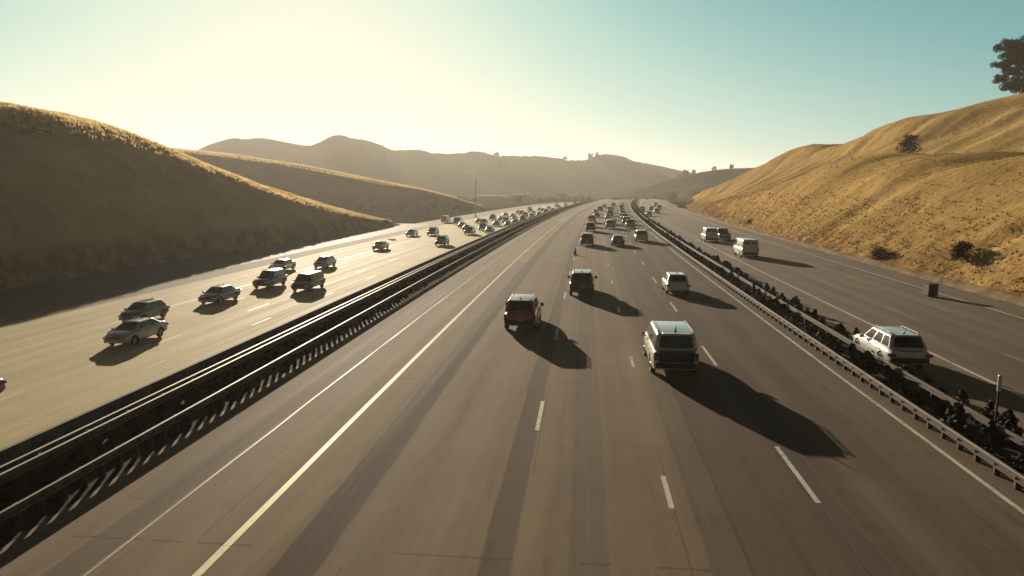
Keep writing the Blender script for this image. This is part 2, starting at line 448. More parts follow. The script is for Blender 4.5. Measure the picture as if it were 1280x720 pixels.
# earth berm edging the foot of the right hill
def berm(lane, a, b):
    ss = [a + i*1.2 for i in range(int((b-a)/1.2))]; v = []; f = []
    n = 9
    for s in ss:
        for k in range(n):
            t = k/(n-1); z = 0.5*math.sin(math.pi*t)**0.8 * (0.75+0.5*noise.noise(Vector((s*0.3, k*0.4, 0)))) - 0.1*(k in (0, n-1))
            x = lane - 0.75 + 1.5*t + 0.35*noise.noise(Vector((s*0.12, 3, 0)))
            v.append(P(x, s, z - 0.04))
    for i in range(len(ss)-1):
        for k in range(n-1): f.append((i*n+k, i*n+k+1, (i+1)*n+k+1, (i+1)*n+k))
    o = mesh_obj('earth_berm', v, f, M['dry_soil'], smooth=True); o['kind'] = 'structure'
berm(30.9, -20, 300)

# ------------------------------------------------------------------ hills
def cr(p0, p1, p2, p3, t):
    return 0.5*((2*p1) + (-p0+p2)*t + (2*p0-5*p1+4*p2-p3)*t*t + (-p0+3*p1-3*p2+p3)*t*t*t)
def spl(row, t):
    n = len(row)-1; x = min(max(t, 0), 0.99999)*n; i = int(x); u = x-i
    g = lambda k: row[min(max(k, 0), n)]
    return cr(g(i-1), row[i], row[i+1], g(i+2), u)

HILLS = []
def hill(name, grid, nu, nv, mat, amp, freq, rough_amp=0.0, kind='structure', ridged=0.0, seed=0.0):
    g = [[Vector(p) for p in col] for col in grid]
    v = []; f = []
    for i in range(nu+1):
        u = i/nu
        for j in range(nv+1):
            w = j/nv
            col = [spl(c, w) for c in g]
            p = spl(col, u)
            k = min(1.0, max(0.0, p.z/6.0 + 0.12))
            q = Vector((p.x*freq, p.y*freq, seed))
            dz = amp*k*noise.fractal(q, 1.0, 2.1, 5)
            if ridged:   # erosion gullies running down the slope
                a = noise.fractal(Vector((p.x*freq*0.7+7, p.y*freq*2.2, seed+3)), 0.9, 2.0, 4)
                dz -= ridged*k*max(0, 0.32-abs(a))*1.6
            if rough_amp:
                dz += rough_amp*noise.fractal(Vector((p.x*0.45, p.y*0.45, seed)), 0.7, 2.2, 5)*min(1, max(0.1, 1.2-p.z/9))
            v.append(Vector((p.x, p.y, p.z + dz)))
    n = nv+1
    for i in range(nu):
        for j in range(nv): f.append((i*n+j, i*n+j+1, (i+1)*n+j+1, (i+1)*n+j))
    o = mesh_obj(name, v, f, mat, smooth=True)
    o['kind'] = kind
    HILLS.append((o, v, nu, nv))
    return o, v

# right: a cut bank, a bench, and a higher shoulder behind it
RG = [
 [(30, -30, -1), (45, -25, 6), (82, -10, 14), (98, 0, 12.5), (140, 10, 27), (190, 30, 42), (260, 60, 38), (420, 120, -6)],
 [(30.3, 10, -1), (41, 20, 6), (72, 50, 14.8), (90, 64, 13.0), (124, 96, 28), (158, 135, 41), (240, 190, 35), (400, 260, -6)],
 [(30.8, 52, -1), (41, 62, 6), (59, 99, 13.4), (80, 128, 11.6), (100, 160, 23), (119, 203, 32.4), (190, 280, 26), (320, 380, -6)],
 [(31.2, 85, -1), (40, 99, 5.8), (52, 130, 13.4), (70, 160, 11.2), (86, 195, 20.5), (102, 230, 29.3), (170, 310, 20), (290, 430, -6)],
 [(32.2, 118, -1), (38, 130, 4.6), (47, 155, 10.4), (61, 184, 9.4), (78, 222, 17), (94.6, 260, 24.4), (150, 350, 14), (250, 460, -6)],
 [(34.5, 162, -1), (36.5, 172, 2.4), (41, 196, 5.8), (55, 222, 7.0), (73, 258, 14.5), (90, 300, 23.8), (140, 400, 11), (225, 500, -6)],
 [(37.2, 212, -1), (40, 219, 1.2), (44, 238, 3.0), (54, 262, 5), (64, 292, 9.5), (75, 330, 14.6), (120, 430, 6), (195, 520, -6)],
 [(41.0, 268, -1), (43, 275, .6), (47, 292, 1.6), (52, 315, 2.4), (56, 340, 3.4), (61, 372, 5.0), (100, 460, 2), (160, 540, -6)],
 [(49.0, 345, -1), (52, 350, 0.2), (55, 360, 0.4), (58, 372, .6), (62, 390, .8), (68, 410, .8), (95, 480, 0), (130, 560, -6)]]
hill('right_hill', RG, 300, 190, M['gold'], 1.3, 0.018, 0.32, ridged=1.7, seed=2.0)

# left: steep shaded face towards the camera, rounded sunlit crest
def face(B, Cr, back, k=2.4, zb=-3.4):
    """one column of a hill: steep foot, flattening to a rounded crest, long gentle back"""
    col = []
    for t in (0, .2, .4, .6, .8, 1.0):
        col.append((B[0]+(Cr[0]-B[0])*t, B[1]+(Cr[1]-B[1])*t, zb + (Cr[2]-zb)*(1-(1-t)**k)))
    L_ = math.hypot(*back)
    for q_, zf in ((.2, .95), (.5, .7), (1.0, None)):
        col.append((Cr[0]+back[0]*q_, Cr[1]+back[1]*q_, -6.0 if zf is None else zb+(Cr[2]-zb)*zf))
    return col
LG = [face(*a) for a in [
 ((-62, -40), (-150, 40, 25), (-120, 150), 2.4), ((-61, 20), (-122, 94, 23), (-120, 170), 2.4), ((-60.5, 60), (-95, 106, 20.7), (-120, 180), 2.5),
 ((-60, 80), (-91, 118.6, 19.7), (-110, 170), 2.7), ((-59, 98), (-87, 136, 16.0), (-100, 150), 3.0), ((-58, 112), (-81.5, 148, 12.0), (-90, 130), 3.2),
 ((-57, 126), (-74.5, 156, 8.2), (-80, 110), 3.3), ((-54.5, 150), (-64.2, 175, 2.6), (-60, 80), 3.0), ((-52.5, 176), (-57.5, 187, -.4), (-40, 50), 2.4), ((-50, 195), (-53.8, 201, -2.7), (-20, 30), 2.0)]]
hill('left_hill', LG, 300, 200, M['gold_left'], 0.7, 0.03, 0.14, ridged=0.5, seed=11.0)
L2 = []
for r_, e_, D_ in [(-1.1, .085, 400), (-.80, .075, 395), (-.601, .0580, 385), (-.513, .0478, 375), (-.389, .0285, 368), (-.292, .0095, 362), (-.196, -.0117, 356), (-.136, -.0302, 350)]:
    z_ = 8 + e_*D_; run = max(14, 3.0*(z_+3.4))
    L2.append(face((r_*D_+run*.30, D_-run*.95), (r_*D_, D_, z_), (-40, 150)))
hill('second_ridge', L2, 170, 90, M['gold_left'], 0.9, 0.02, 0.0, ridged=0.6, seed=21.0)

# far hills: skyline given as bearing (x/y) and height over the eye (z/y) at a distance
def far_row(r_, el, D, base, depth, z_mid=0.62):
    base = D - max(90, 170*el/0.06)
    t = 8 + el*D
    return [(r_*base, base, -6), (r_*(base+(D-base)*0.34), base+(D-base)*0.34, t*0.20), (r_*(base+(D-base)*0.7), base+(D-base)*0.7, t*z_mid),
            (r_*D, D, t), (r_*(D+depth*0.4), D+depth*0.4, t*0.8), (r_*(D+depth), D+depth, -8)]
F1 = [far_row(*a[:4], 420, a[4]) for a in [
 (-1.25, .060, 820, 560, .6), (-1.05, .050, 850, 560, .6), (-.80, .045, 870, 560, .6), (-.66, .048, 860, 560, .6), (-.588, .0600, 850, 550, .6), (-.53, .0745, 850, 540, .62), (-.48, .0750, 850, 540, .62), (-.412, .0650, 840, 540, .6), (-.39, .069, 850, 540, .6),
 (-.362, .0812, 860, 540, .62), (-.326, .0775, 880, 540, .6), (-.285, .0650, 900, 560, .58), (-.242, .0580, 940, 580, .55), (-.19, .0530, 980, 600, .5), (-.148, .0535, 1000, 620, .5),
 (-.101, .0500, 1040, 640, .5), (-.032, .0440, 1080, 680, .48), (.0, .0455, 1095, 690, .5), (.020, .0495, 1100, 700, .5), (.045, .0480, 1120, 700, .5), (.082, .0380, 1150, 720, .5),
 (.115, .0300, 1180, 740, .5), (.145, .0240, 1200, 760, .5), (.19, .018, 1220, 780, .5), (.28, .012, 1250, 800, .5), (.4, .012, 1300, 820, .5), (.7, .02, 1300, 820, .5)]]
hill('far_hills', F1, 420, 90, M['far_grass'], 4.0, 0.006, 0.0, ridged=18.0, seed=31.0)
F2 = [far_row(*a[:4], 300, a[4]) for a in [
 (.07, .000, 760, 560, .6), (.105, .006, 740, 540, .6), (.138, .015, 720, 520, .6), (.165, .0225, 700, 500, .62), (.195, .0268, 690, 480, .62), (.237, .0290, 680, 470, .62), (.28, .029, 680, 470, .6), (.34, .030, 700, 480, .6), (.45, .03, 700, 480, .6), (.65, .03, 700, 480, .6)]]
hill('dark_wooded_hill', F2, 140, 60, M['valley'], 2.0, 0.012, 0.0, ridged=4.0, seed=41.0)
def bt(px):      # bearing (x/y) of a direction read off the photograph
    a = px-640.0
    return (0.99495*a - 87.1)/(0.10038*a + 863.0)

def surf_height(idx, x, y):
    o, v, nu, nv = HILLS[idx]
    best = None; bd = 1e9
    for p in v[::3]:
        d = (p.x-x)**2 + (p.y-y)**2
        if d < bd: bd = d; best = p
    return best.z

# ------------------------------------------------------------------ vegetation
def leaf_cloud(verts, faces, c, rad, n, size, squash=1.0, rng=random):
    for _ in range(n):
        d = Vector((rng.gauss(0, 1), rng.gauss(0, 1), rng.gauss(0, 1))).normalized()
        r = rad*(rng.random()**0.45)
        p = c + Vector((d.x*r, d.y*r, d.z*r*squash))
        a = Vector((rng.gauss(0, 1), rng.gauss(0, 1), rng.gauss(0, 1))).normalized()
        b_ = a.orthogonal().normalized()*size*rng.uniform(.5, 1.2); a = a*size*rng.uniform(.5, 1.2)
        k = len(verts)
        verts += [p-a*0.5-b_*0.3, p+a*0.1-b_*0.5, p+a*0.55+b_*0.15, p-a*0.1+b_*0.5]
        faces.append((k, k+1, k+2, k+3))

def tree(name, label, cat, loc, h, spread, leafmat, n_limb=9, n_leaf=90, leaf=0.45, group=None, trunk_h=0.3, seed=0, cs=1.0):
    rng = random.Random(seed)
    root = empty(name, loc); tag(root, label, cat, group)
    bm = bmesh.new(); r0 = h*0.028
    top = Vector((rng.uniform(-.06, .06)*h, rng.uniform(-.06, .06)*h, h*0.8))
    pts = [Vector((0, 0, -0.5)), Vector((top.x*.3, top.y*.3, h*trunk_h)), Vector((top.x*.6+h*.02, top.y*.6, h*0.58)), top]
    for a, b_, ra, rb in zip(pts, pts[1:], (r0*1.3, r0, r0*.7), (r0, r0*.7, r0*.25)): add_cyl(bm, a, b_, ra, rb, 8)
    clumps = []
    for i in range(n_limb):
        t = trunk_h + (0.95-trunk_h)*(i+rng.random())/n_limb
        an = i*2.4 + rng.uniform(-.5, .5)
        reach = spread*math.sqrt(max(0.12, 1-((t-0.5)/0.58)**2))*rng.uniform(.55, 1.0)
        st = Vector((top.x*t, top.y*t, h*min(t, .8)))
        en = Vector((st.x+math.cos(an)*reach, st.y+math.sin(an)*reach, h*(t+rng.uniform(-0.02, .09))))
        add_cyl(bm, st, (st+en)/2+Vector((0, 0, h*.03)), r0*.42, r0*.28, 6); add_cyl(bm, (st+en)/2+Vector((0, 0, h*.03)), en, r0*.28, r0*.08, 6)
        clumps.append((en, cs*spread*rng.uniform(.20, .40))); clumps.append(((st+en*2)/3, cs*spread*rng.uniform(.2, .34)))
        sx = en + Vector((rng.uniform(-1, 1), rng.uniform(-1, 1), rng.uniform(-.3, .8)))*spread*.22
        clumps.append((sx, spread*rng.uniform(.12, .22)))
    bm_obj('trunk', bm, M['bark'], root, smooth=True)
    v = []; f = []
    for c, r in clumps: leaf_cloud(v, f, c, r, int(n_leaf*(r/(spread*.3))**1.5)+8, leaf, 0.75, rng)
    mesh_obj('crown', v, f, leafmat, root)
    return root

def ground_z(idx, x, y): return surf_height(idx, x, y)

for k, (x, y, h, sp, lab) in enumerate([
    (118.2, 203, 15.0, 6.8, 'dark spreading oak on the right hill crest, leftmost of the cluster'),
    (125.5, 205, 20.0, 9.0, 'tallest dark tree on the right hill crest at the picture edge'),
    (136.0, 203, 18.0, 8.5, 'dark tree on the right hill crest just past the tallest one')]):
    tree('oak_tree', lab, 'tree', (x, y, ground_z(0, x, y)), h, sp, M['oakleaf'], 44, 420, 0.45, 'trees on the right hill crest', 0.10, seed=60+k, cs=0.68)

def bush_proto(name, h, w, n, leaf, mat, seed, taper=0.5):
    rng = random.Random(seed); v = []; f = []
    for i in range(7):
        t = i/6
        rad = w*(1-t*taper)*0.42
        for q in range(3):
            an = rng.uniform(0, 6.28); c = Vector((math.cos(an)*rad*.6, math.sin(an)*rad*.6, h*(0.12+0.75*t)))
            leaf_cloud(v, f, c, rad*rng.uniform(.6, 1.0), n//21, leaf, 1.0, rng)
    me = bpy.data.meshes.new(name); me.from_pydata([tuple(p) for p in v], [], f); me.materials.append(mat)
    return me

bush_me = [bush_proto('hill_bush_mesh', 1.0, 1.0, 2200, 0.06, M['oakleaf'], s, 0.35) for s in (1, 2, 3)]
def bush(label, x, y, z, h, w, k=0, l=None, rz=0.0, group=None, name='bush', cat='bush'):
    o = bpy.data.objects.new(name, bush_me[k % 3]); C.objects.link(o)
    o.location = (x, y, z-0.05*h); o.scale = (w, l or w, h); o.rotation_euler = (0, 0, rz)
    return tag(o, label, cat, group)
def on_hill(px_bt, D, idx=0):
    x = px_bt*D; return x, D, ground_z(idx, x, D)
x, y, z = on_hill(bt(1136), 129); bush('round dark bush standing alone on the bench of the right hill', x, y, z, 3.6, 4.4)
x, y, z = on_hill(bt(1108), 79); bush('small dark bush low on the cut bank beside the right carriageway', x, y, z, 1.5, 2.6, 1)
x, y, z = on_hill(bt(1216), 66); bush('long dark scrub lying in the gully of the cut bank at right', x, y, z, 1.6, 1.6, 2, l=5.0, rz=R(-50))
x, y, z = on_hill(bt(941), 146); bush('tiny dark bush at the foot of the right hill beyond the white van', x, y, z, 0.9, 1.5, 0)
x, y, z = on_hill(bt(853), 300); bush('dark bush near the far toe of the right hill', x, y, z, 2.2, 4.0, 2)
x, y, z = on_hill(bt(480), 152, 1); bush('tiny dark bush on the sunlit toe of the left hill', x, y, max(z, 0), 1.1, 2.0, 0)

# shrubs in the right median: dark, pointed, closely planted
shrub_me = [bush_proto('median_shrub_mesh', 1.0, 1.0, 420, 0.17, M['shrub'], s, 0.85) for s in (11, 12, 13, 14)]
LBL_E = 'low dark pointed shrub in the planted median between the central and right carriageways'
rows = []
s = 14.0
while s < 215: rows.append((12.5, s)); rows.append((13.75, s+0.8)); s += 1.5
for i, (ln, s) in enumerate(rows[:290]):
    o = bpy.data.objects.new('median_shrub', shrub_me[i % 4]); C.objects.link(o)
    x, y, _ = P(ln+random.uniform(-.22, .22), s+random.uniform(-.35, .35))
    o.location = (x, y, -0.05); w = random.uniform(.7, 1.25)
    o.scale = (w, w, random.uniform(.5, 1.12)); o.rotation_euler = (0, 0, random.uniform(0, 6.28))
    tag(o, LBL_E, 'shrub', 'shrubs in the right median')
# the rest of the planting, far down the road, is one dark mass
def hedge(label, lane0, lane1, a, b, h, step):
    v = []; f = []; s = a
    rng = random.Random(5)
    while s < b:
        x, y, _ = P(rng.uniform(lane0, lane1), s)
        leaf_cloud(v, f, Vector((x, y, h*0.45)), h*0.62, 12, 0.5, 0.8, rng); s += step
    tag(mesh_obj('median_hedge', v, f, M['shrub']), label, 'hedge', kind='stuff')
hedge('dark planting in the far stretch of the right median', 12.3, 14.0, 214, 500, 1.1, 0.7)
hedge('low dark weeds added to cover the sunlit soil between the guardrails and the wall in the left median', -16.2, -13.75, 9, 460, 0.24, 0.10)  # weeds put in so sunlit soil does not show as light patches

# dry grass tufts on the lower banks
def tufts(idx, n, keep, name, label, hgt, seed):
    o, vs, nu, nv = HILLS[idx]
    rng = random.Random(seed)
    cand = [p for q_, p in enumerate(vs) if keep(p, (q_ % (nv+1))/nv)]
    v = []; f = []
    for _ in range(n):
        p = rng.choice(cand); p = Vector((p.x+rng.uniform(-.5, .5), p.y+rng.uniform(-.5, .5), p.z-0.05))
        for q in range(4):
            a = rng.uniform(0, 6.28); h = hgt*rng.uniform(.5, 1.3); w = hgt*(0.15+0.18*rng.random())
            d = Vector((math.cos(a), math.sin(a), 0)); s_ = Vector((-d.y, d.x, 0))*w
            k = len(v); b0 = p+d*0.1
            v += [b0-s_, b0+s_, b0+d*h*0.45+Vector((0, 0, h))]
            f.append((k, k+1, k+2))
    tag(mesh_obj(name, v, f, M['straw'] if idx else M['straw_gold']), label, 'grass', kind='stuff')
tufts(0, 4500, lambda p, t: 0.3 < p.z < 7 and 25 < p.y < 240, 'grass_tufts', 'dry golden grass tufts on the lower bank of the right hill', 0.26, 3)
tufts(0, 3000, lambda p, t: 7 <= p.z and 40 < p.y < 300, 'grass_tufts', 'fine golden grass on the upper slopes of the right hill', 0.24, 5)
tufts(1, 75000, lambda p, t: .28 + .22*abs(math.sin(p.x*91.7+p.y*47.3)) < t < .68 and p.z > -1.5 and 60 < p.y < 215 and p.x > -135, 'grass_tufts', 'backlit pale grass along the crest of the left hill', 0.5, 4)
tufts(2, 16000, lambda p, t: .40 < t < .72 and p.x > -300 and p.z > -1, 'grass_tufts', 'backlit pale grass along the crest of the second ridge', 0.7, 7)

# a dark belt of woodland closes the valley where the highway bends out of sight
v = []; f = []; rng = random.Random(8)
for i in range(150):
    s_ = rng.uniform(500, 590); x_ = rng.uniform(-150, 135)
    h_ = rng.uniform(1.6, 3.6)
    for q_ in range(3):
        leaf_cloud(v, f, Vector((x_+rng.uniform(-5, 5), s_+rng.uniform(-3, 3), -2.2+h_*rng.uniform(.3, .8))), h_*rng.uniform(.6, 1.1), 26, 1.1, 0.6, rng)
tag(mesh_obj('woodland_belt', v, f, M['farleaf']), 'dark low belt of trees where the highway bends out of sight', 'woodland', kind='stuff')

# far trees along ridge tops and on the valley floor
far_proto = tree('far_tree', 'x', 'tree', (0, 0, 0), 9.0, 4.4, M['farleaf'], 14, 46, 1.0, trunk_h=0.06, seed=90)
spots = []
def ridge_tree(px, D, idx, h, lab):
    x = bt(px)*D; spots.append((x, D, surf_height(idx, x, D), h, lab))
for px, D, h, lab in [(478, 893, 6, 'small dark round tree on the far skyline right of the highest hump'), (620, 1000, 8, 'dark tree on the far skyline above the tall light pole'),
                      (628, 1003, 9, 'larger dark skyline tree just right of the one above the tall light pole'),
                      (706, 1080, 6, 'dark tree on the far skyline at the middle of the picture'), (738, 1100, 9, 'dark tree crowning the low hump of the far skyline'),
                      (746, 1104, 7, 'smaller dark tree beside the one crowning the far hump')]:
    ridge_tree(px, D, 3, h, lab)
for px, D, h, lab in [(850, 722, 5, 'spiky dark tree on the dark hill at the left end of its skyline'), (858, 715, 6, 'tall dark tree on the left slope of the dark far hill'),
                      (868, 708, 4.5, 'dark tree midway up the skyline of the dark far hill'), (893, 695, 4, 'dark tree near the top of the dark far hill'), (915, 685, 4, 'dark tree on top of the dark far hill')]:
    ridge_tree(px, D, 4, h, lab)
rng = random.Random(17)
for i in range(28):
    D = rng.uniform(430, 640); px = rng.uniform(640, 850)
    x = bt(px)*D
    lane = x - cx(D)
    if -52 < lane < 36: 
        x = cx(D) + rng.choice((-1, 1))*rng.uniform(56, 110)
    spots.append((x, D, -2.5 if x < cx(D) else 0, rng.uniform(3.5, 6.5), 'small hazy dark tree on the valley floor beside far highway'))
for i, (x, y, z, h, lab) in enumerate(spots):
    o = far_proto if i == 0 else copy_tree(far_proto)
    o.location = (x, y, z-0.4); o.scale = (h/9*rng.uniform(.9, 1.25),)*2 + (h/9,)
    o.rotation_euler = (0, 0, rng.uniform(0, 6.28))
    tag(o, lab, 'tree', 'trees on the valley floor' if 'valley floor' in lab else 'trees on the far skyline')

# ------------------------------------------------------------------ vehicles
def loft_body(st):
    bm = bmesh.new(); rings = []
    for (y, w, zt, zb) in st:
        hh = zt-zb
        half = [(0, zb), (w*.86, zb), (w*.955, zb+.05), (w*.985, zb+hh*.22), (w, zb+hh*.45), (w*.992, zb+hh*.66), (w*.965, zb+hh*.84), (w*.90, zt-.035), (w*.80, zt), (w*.4, zt+.012), (0, zt+.018)]
        pts = half + [(-x, z) for x, z in half[-2:0:-1]]
        rings.append([bm.verts.new((x, y, z)) for x, z in pts])
    n = len(rings[0])
    for a, b_ in zip(rings, rings[1:]):
        for i in range(n):
            j = (i+1) % n; bm.faces.new((a[i], a[j], b_[j], b_[i]))
    bm.faces.new(rings[0][::-1]); bm.faces.new(rings[-1])
    bmesh.ops.recalc_face_normals(bm, faces=bm.faces)
    return bm

def boolean_diff(bm, cutters):
    me = bpy.data.meshes.new('tmp'); bm.to_mesh(me); bm.free()
    me.materials.append(M['paint']); me.materials.append(M['trim'])
    o = bpy.data.objects.new('tmp', me); C.objects.link(o)
    cm = bpy.data.meshes.new('cut'); bmesh.ops.recalc_face_normals(cutters, faces=cutters.faces)
    for f_ in cutters.faces: f_.material_index = 1
    cutters.to_mesh(cm); cutters.free(); cm.materials.append(M['paint']); cm.materials.append(M['trim'])
    co = bpy.data.objects.new('cut', cm); C.objects.link(co)
    md = o.modifiers.new('b', 'BOOLEAN'); md.operation = 'DIFFERENCE'; md.object = co; md.solver = 'EXACT'
    dg = bpy.context.evaluated_depsgraph_get()
    out = bpy.data.meshes.new_from_object(o.evaluated_get(dg))
    bpy.data.objects.remove(o); bpy.data.objects.remove(co)
    nb = bmesh.new(); nb.from_mesh(out); bpy.data.meshes.remove(out)
    return nb

def quad_panel(corners, u0, u1, v0, v1, off=0.006, nu=3, nv=3, centre=None):
    """a glass pane lying on a bilinear face, a little proud of it, with thickness"""
    a, b_, c, d = [Vector(p) for p in corners]    # a,b bottom ; d,c top
    nrm = (b_-a).cross(d-a).normalized()
    if centre is not None and nrm.dot((a+b_+c+d)/4-centre) < 0: nrm = -nrm
    bm = bmesh.new()
    def pt(u, w, o): return (a*(1-u)+b_*u)*(1-w) + (d*(1-u)+c*u)*w + nrm*o
    ring = [(u0, v0), (u1, v0), (u1, v1), (u0, v1)]
    # rounded corners
    r = 0.12; pts = []
    for i, (u, w) in enumerate(ring):
        pu, pw = ring[i-1]; nu_, nw = ring[(i+1) % 4]
        pts.append((u+(pu-u)*r*0.6, w+(pw-w)*r)); pts.append((u+(nu_-u)*r*0.6, w+(nw-w)*r))
    top = [bm.verts.new(pt(u, w, off)) for u, w in pts]; bot = [bm.verts.new(pt(u, w, -0.03)) for u, w in pts]
    bm.faces.new(top); bm.faces.new(bot[::-1])
    n = len(top)
    for i in range(n): bm.faces.new((bot[i], bot[(i+1) % n], top[(i+1) % n], top[i]))
    return bm

def wheel_bms(r, w):
    t = bmesh.new(); seg = 24
    prof = [(r*.62, -w/2), (r*.9, -w/2), (r*.985, -w*.38), (r, -w*.2), (r, w*.2), (r*.985, w*.38), (r*.9, w/2), (r*.62, w/2)]
    rings = [[t.verts.new((x, rr*math.cos(2*math.pi*i/seg), rr*math.sin(2*math.pi*i/seg))) for (rr, x) in prof] for i in range(seg)]
    for i in range(seg):
        a, b_ = rings[i], rings[(i+1) % seg]
        for k in range(len(prof)):
            k2 = (k+1) % len(prof); t.faces.new((a[k], a[k2], b_[k2], b_[k]))
    rm = bmesh.new()
    add_cyl(rm, (-w*.30, 0, 0), (w*.30, 0, 0), r*.20, seg=12)
    for sd in (-1, 1):
        for k in range(5):
            an = 2*math.pi*k/5
            add_box(rm, sd*w*.34, math.cos(an)*r*.36, math.sin(an)*r*.36, w*.12, r*.6, r*.15, 0.005, 1, Matrix.Rotation(an, 4, 'X'))
    outer = [rm.verts.new((0, r*.62*math.cos(2*math.pi*i/20), r*.62*math.sin(2*math.pi*i/20))) for i in range(20)]
    rm.faces.new(outer)
    for sd in (-1, 1):
        prev = None; first = None
        for i in range(20):
            an = 2*math.pi*i/20; c, s_ = math.cos(an), math.sin(an)
            cur = [rm.verts.new((sd*w*x, q*r*c, q*r*s_)) for q, x in ((.64, .42), (.58, .44), (.56, .2))]
            if prev:
                for k in range(2): rm.faces.new((prev[k], prev[k+1], cur[k+1], cur[k]))
            else: first = cur
            prev = cur
        for k in range(2): rm.faces.new((prev[k], prev[k+1], first[k+1], first[k]))
    return t, rm

TYPES = {
 'suv': dict(L=4.75, W=1.92, H=1.80, belt=1.10, hood=1.05, tail=1.06, r=.37, rear=(-2.22, -2.02), front=(0.98, 0.30), wt=.70, axles=(-1.42, 1.42), wins=[(.04, .27), (.30, .60), (.63, .93)], rails=True),
 'crossover': dict(L=4.45, W=1.80, H=1.62, belt=1.02, hood=.98, tail=1.02, r=.35, rear=(-2.08, -1.70), front=(0.98, 0.28), wt=.64, axles=(-1.32, 1.34), wins=[(.06, .30), (.33, .61), (.64, .93)], rails=True),
 'big_suv': dict(L=5.1, W=2.02, H=1.93, belt=1.20, hood=1.16, tail=1.16, r=.40, rear=(-2.44, -2.30), front=(1.08, 0.52), wt=.80, axles=(-1.55, 1.55), wins=[(.04, .30), (.33, .62), (.65, .93)], rails=True),
 'sedan': dict(L=4.65, W=1.83, H=1.47, belt=.96, hood=.93, tail=1.03, r=.34, rear=(-1.92, -1.02), front=(1.38, 0.40), wt=.60, axles=(-1.40, 1.42), wins=[(.10, .48), (.52, .90)], rails=False),
 'hatchback': dict(L=4.1, W=1.78, H=1.52, belt=.98, hood=.94, tail=.98, r=.33, rear=(-1.94, -1.38), front=(1.28, 0.36), wt=.62, axles=(-1.25, 1.27), wins=[(.07, .47), (.51, .91)], rails=False),
 'minivan': dict(L=5.0, W=1.96, H=1.78, belt=1.06, hood=.98, tail=1.05, r=.35, rear=(-2.34, -2.10), front=(1.60, 0.78), wt=.74, axles=(-1.5, 1.5), wins=[(.03, .30), (.33, .62), (.65, .93)], rails=False),
 'cargo_van': dict(L=5.2, W=2.0, H=2.15, belt=1.20, hood=1.14, tail=1.20, r=.36, rear=(-2.54, -2.48), front=(1.95, 1.25), wt=.84, axles=(-1.65, 1.65), wins=[(.80, .96)], rails=False),
 'pickup': dict(L=5.6, W=1.98, H=1.85, belt=1.18, hood=1.14, tail=1.14, r=.40, rear=(-0.75, -0.65), front=(1.42, 0.80), wt=.74, axles=(-1.72, 1.72), wins=[(.05, .45), (.49, .92)], rails=False, bed=True),
}

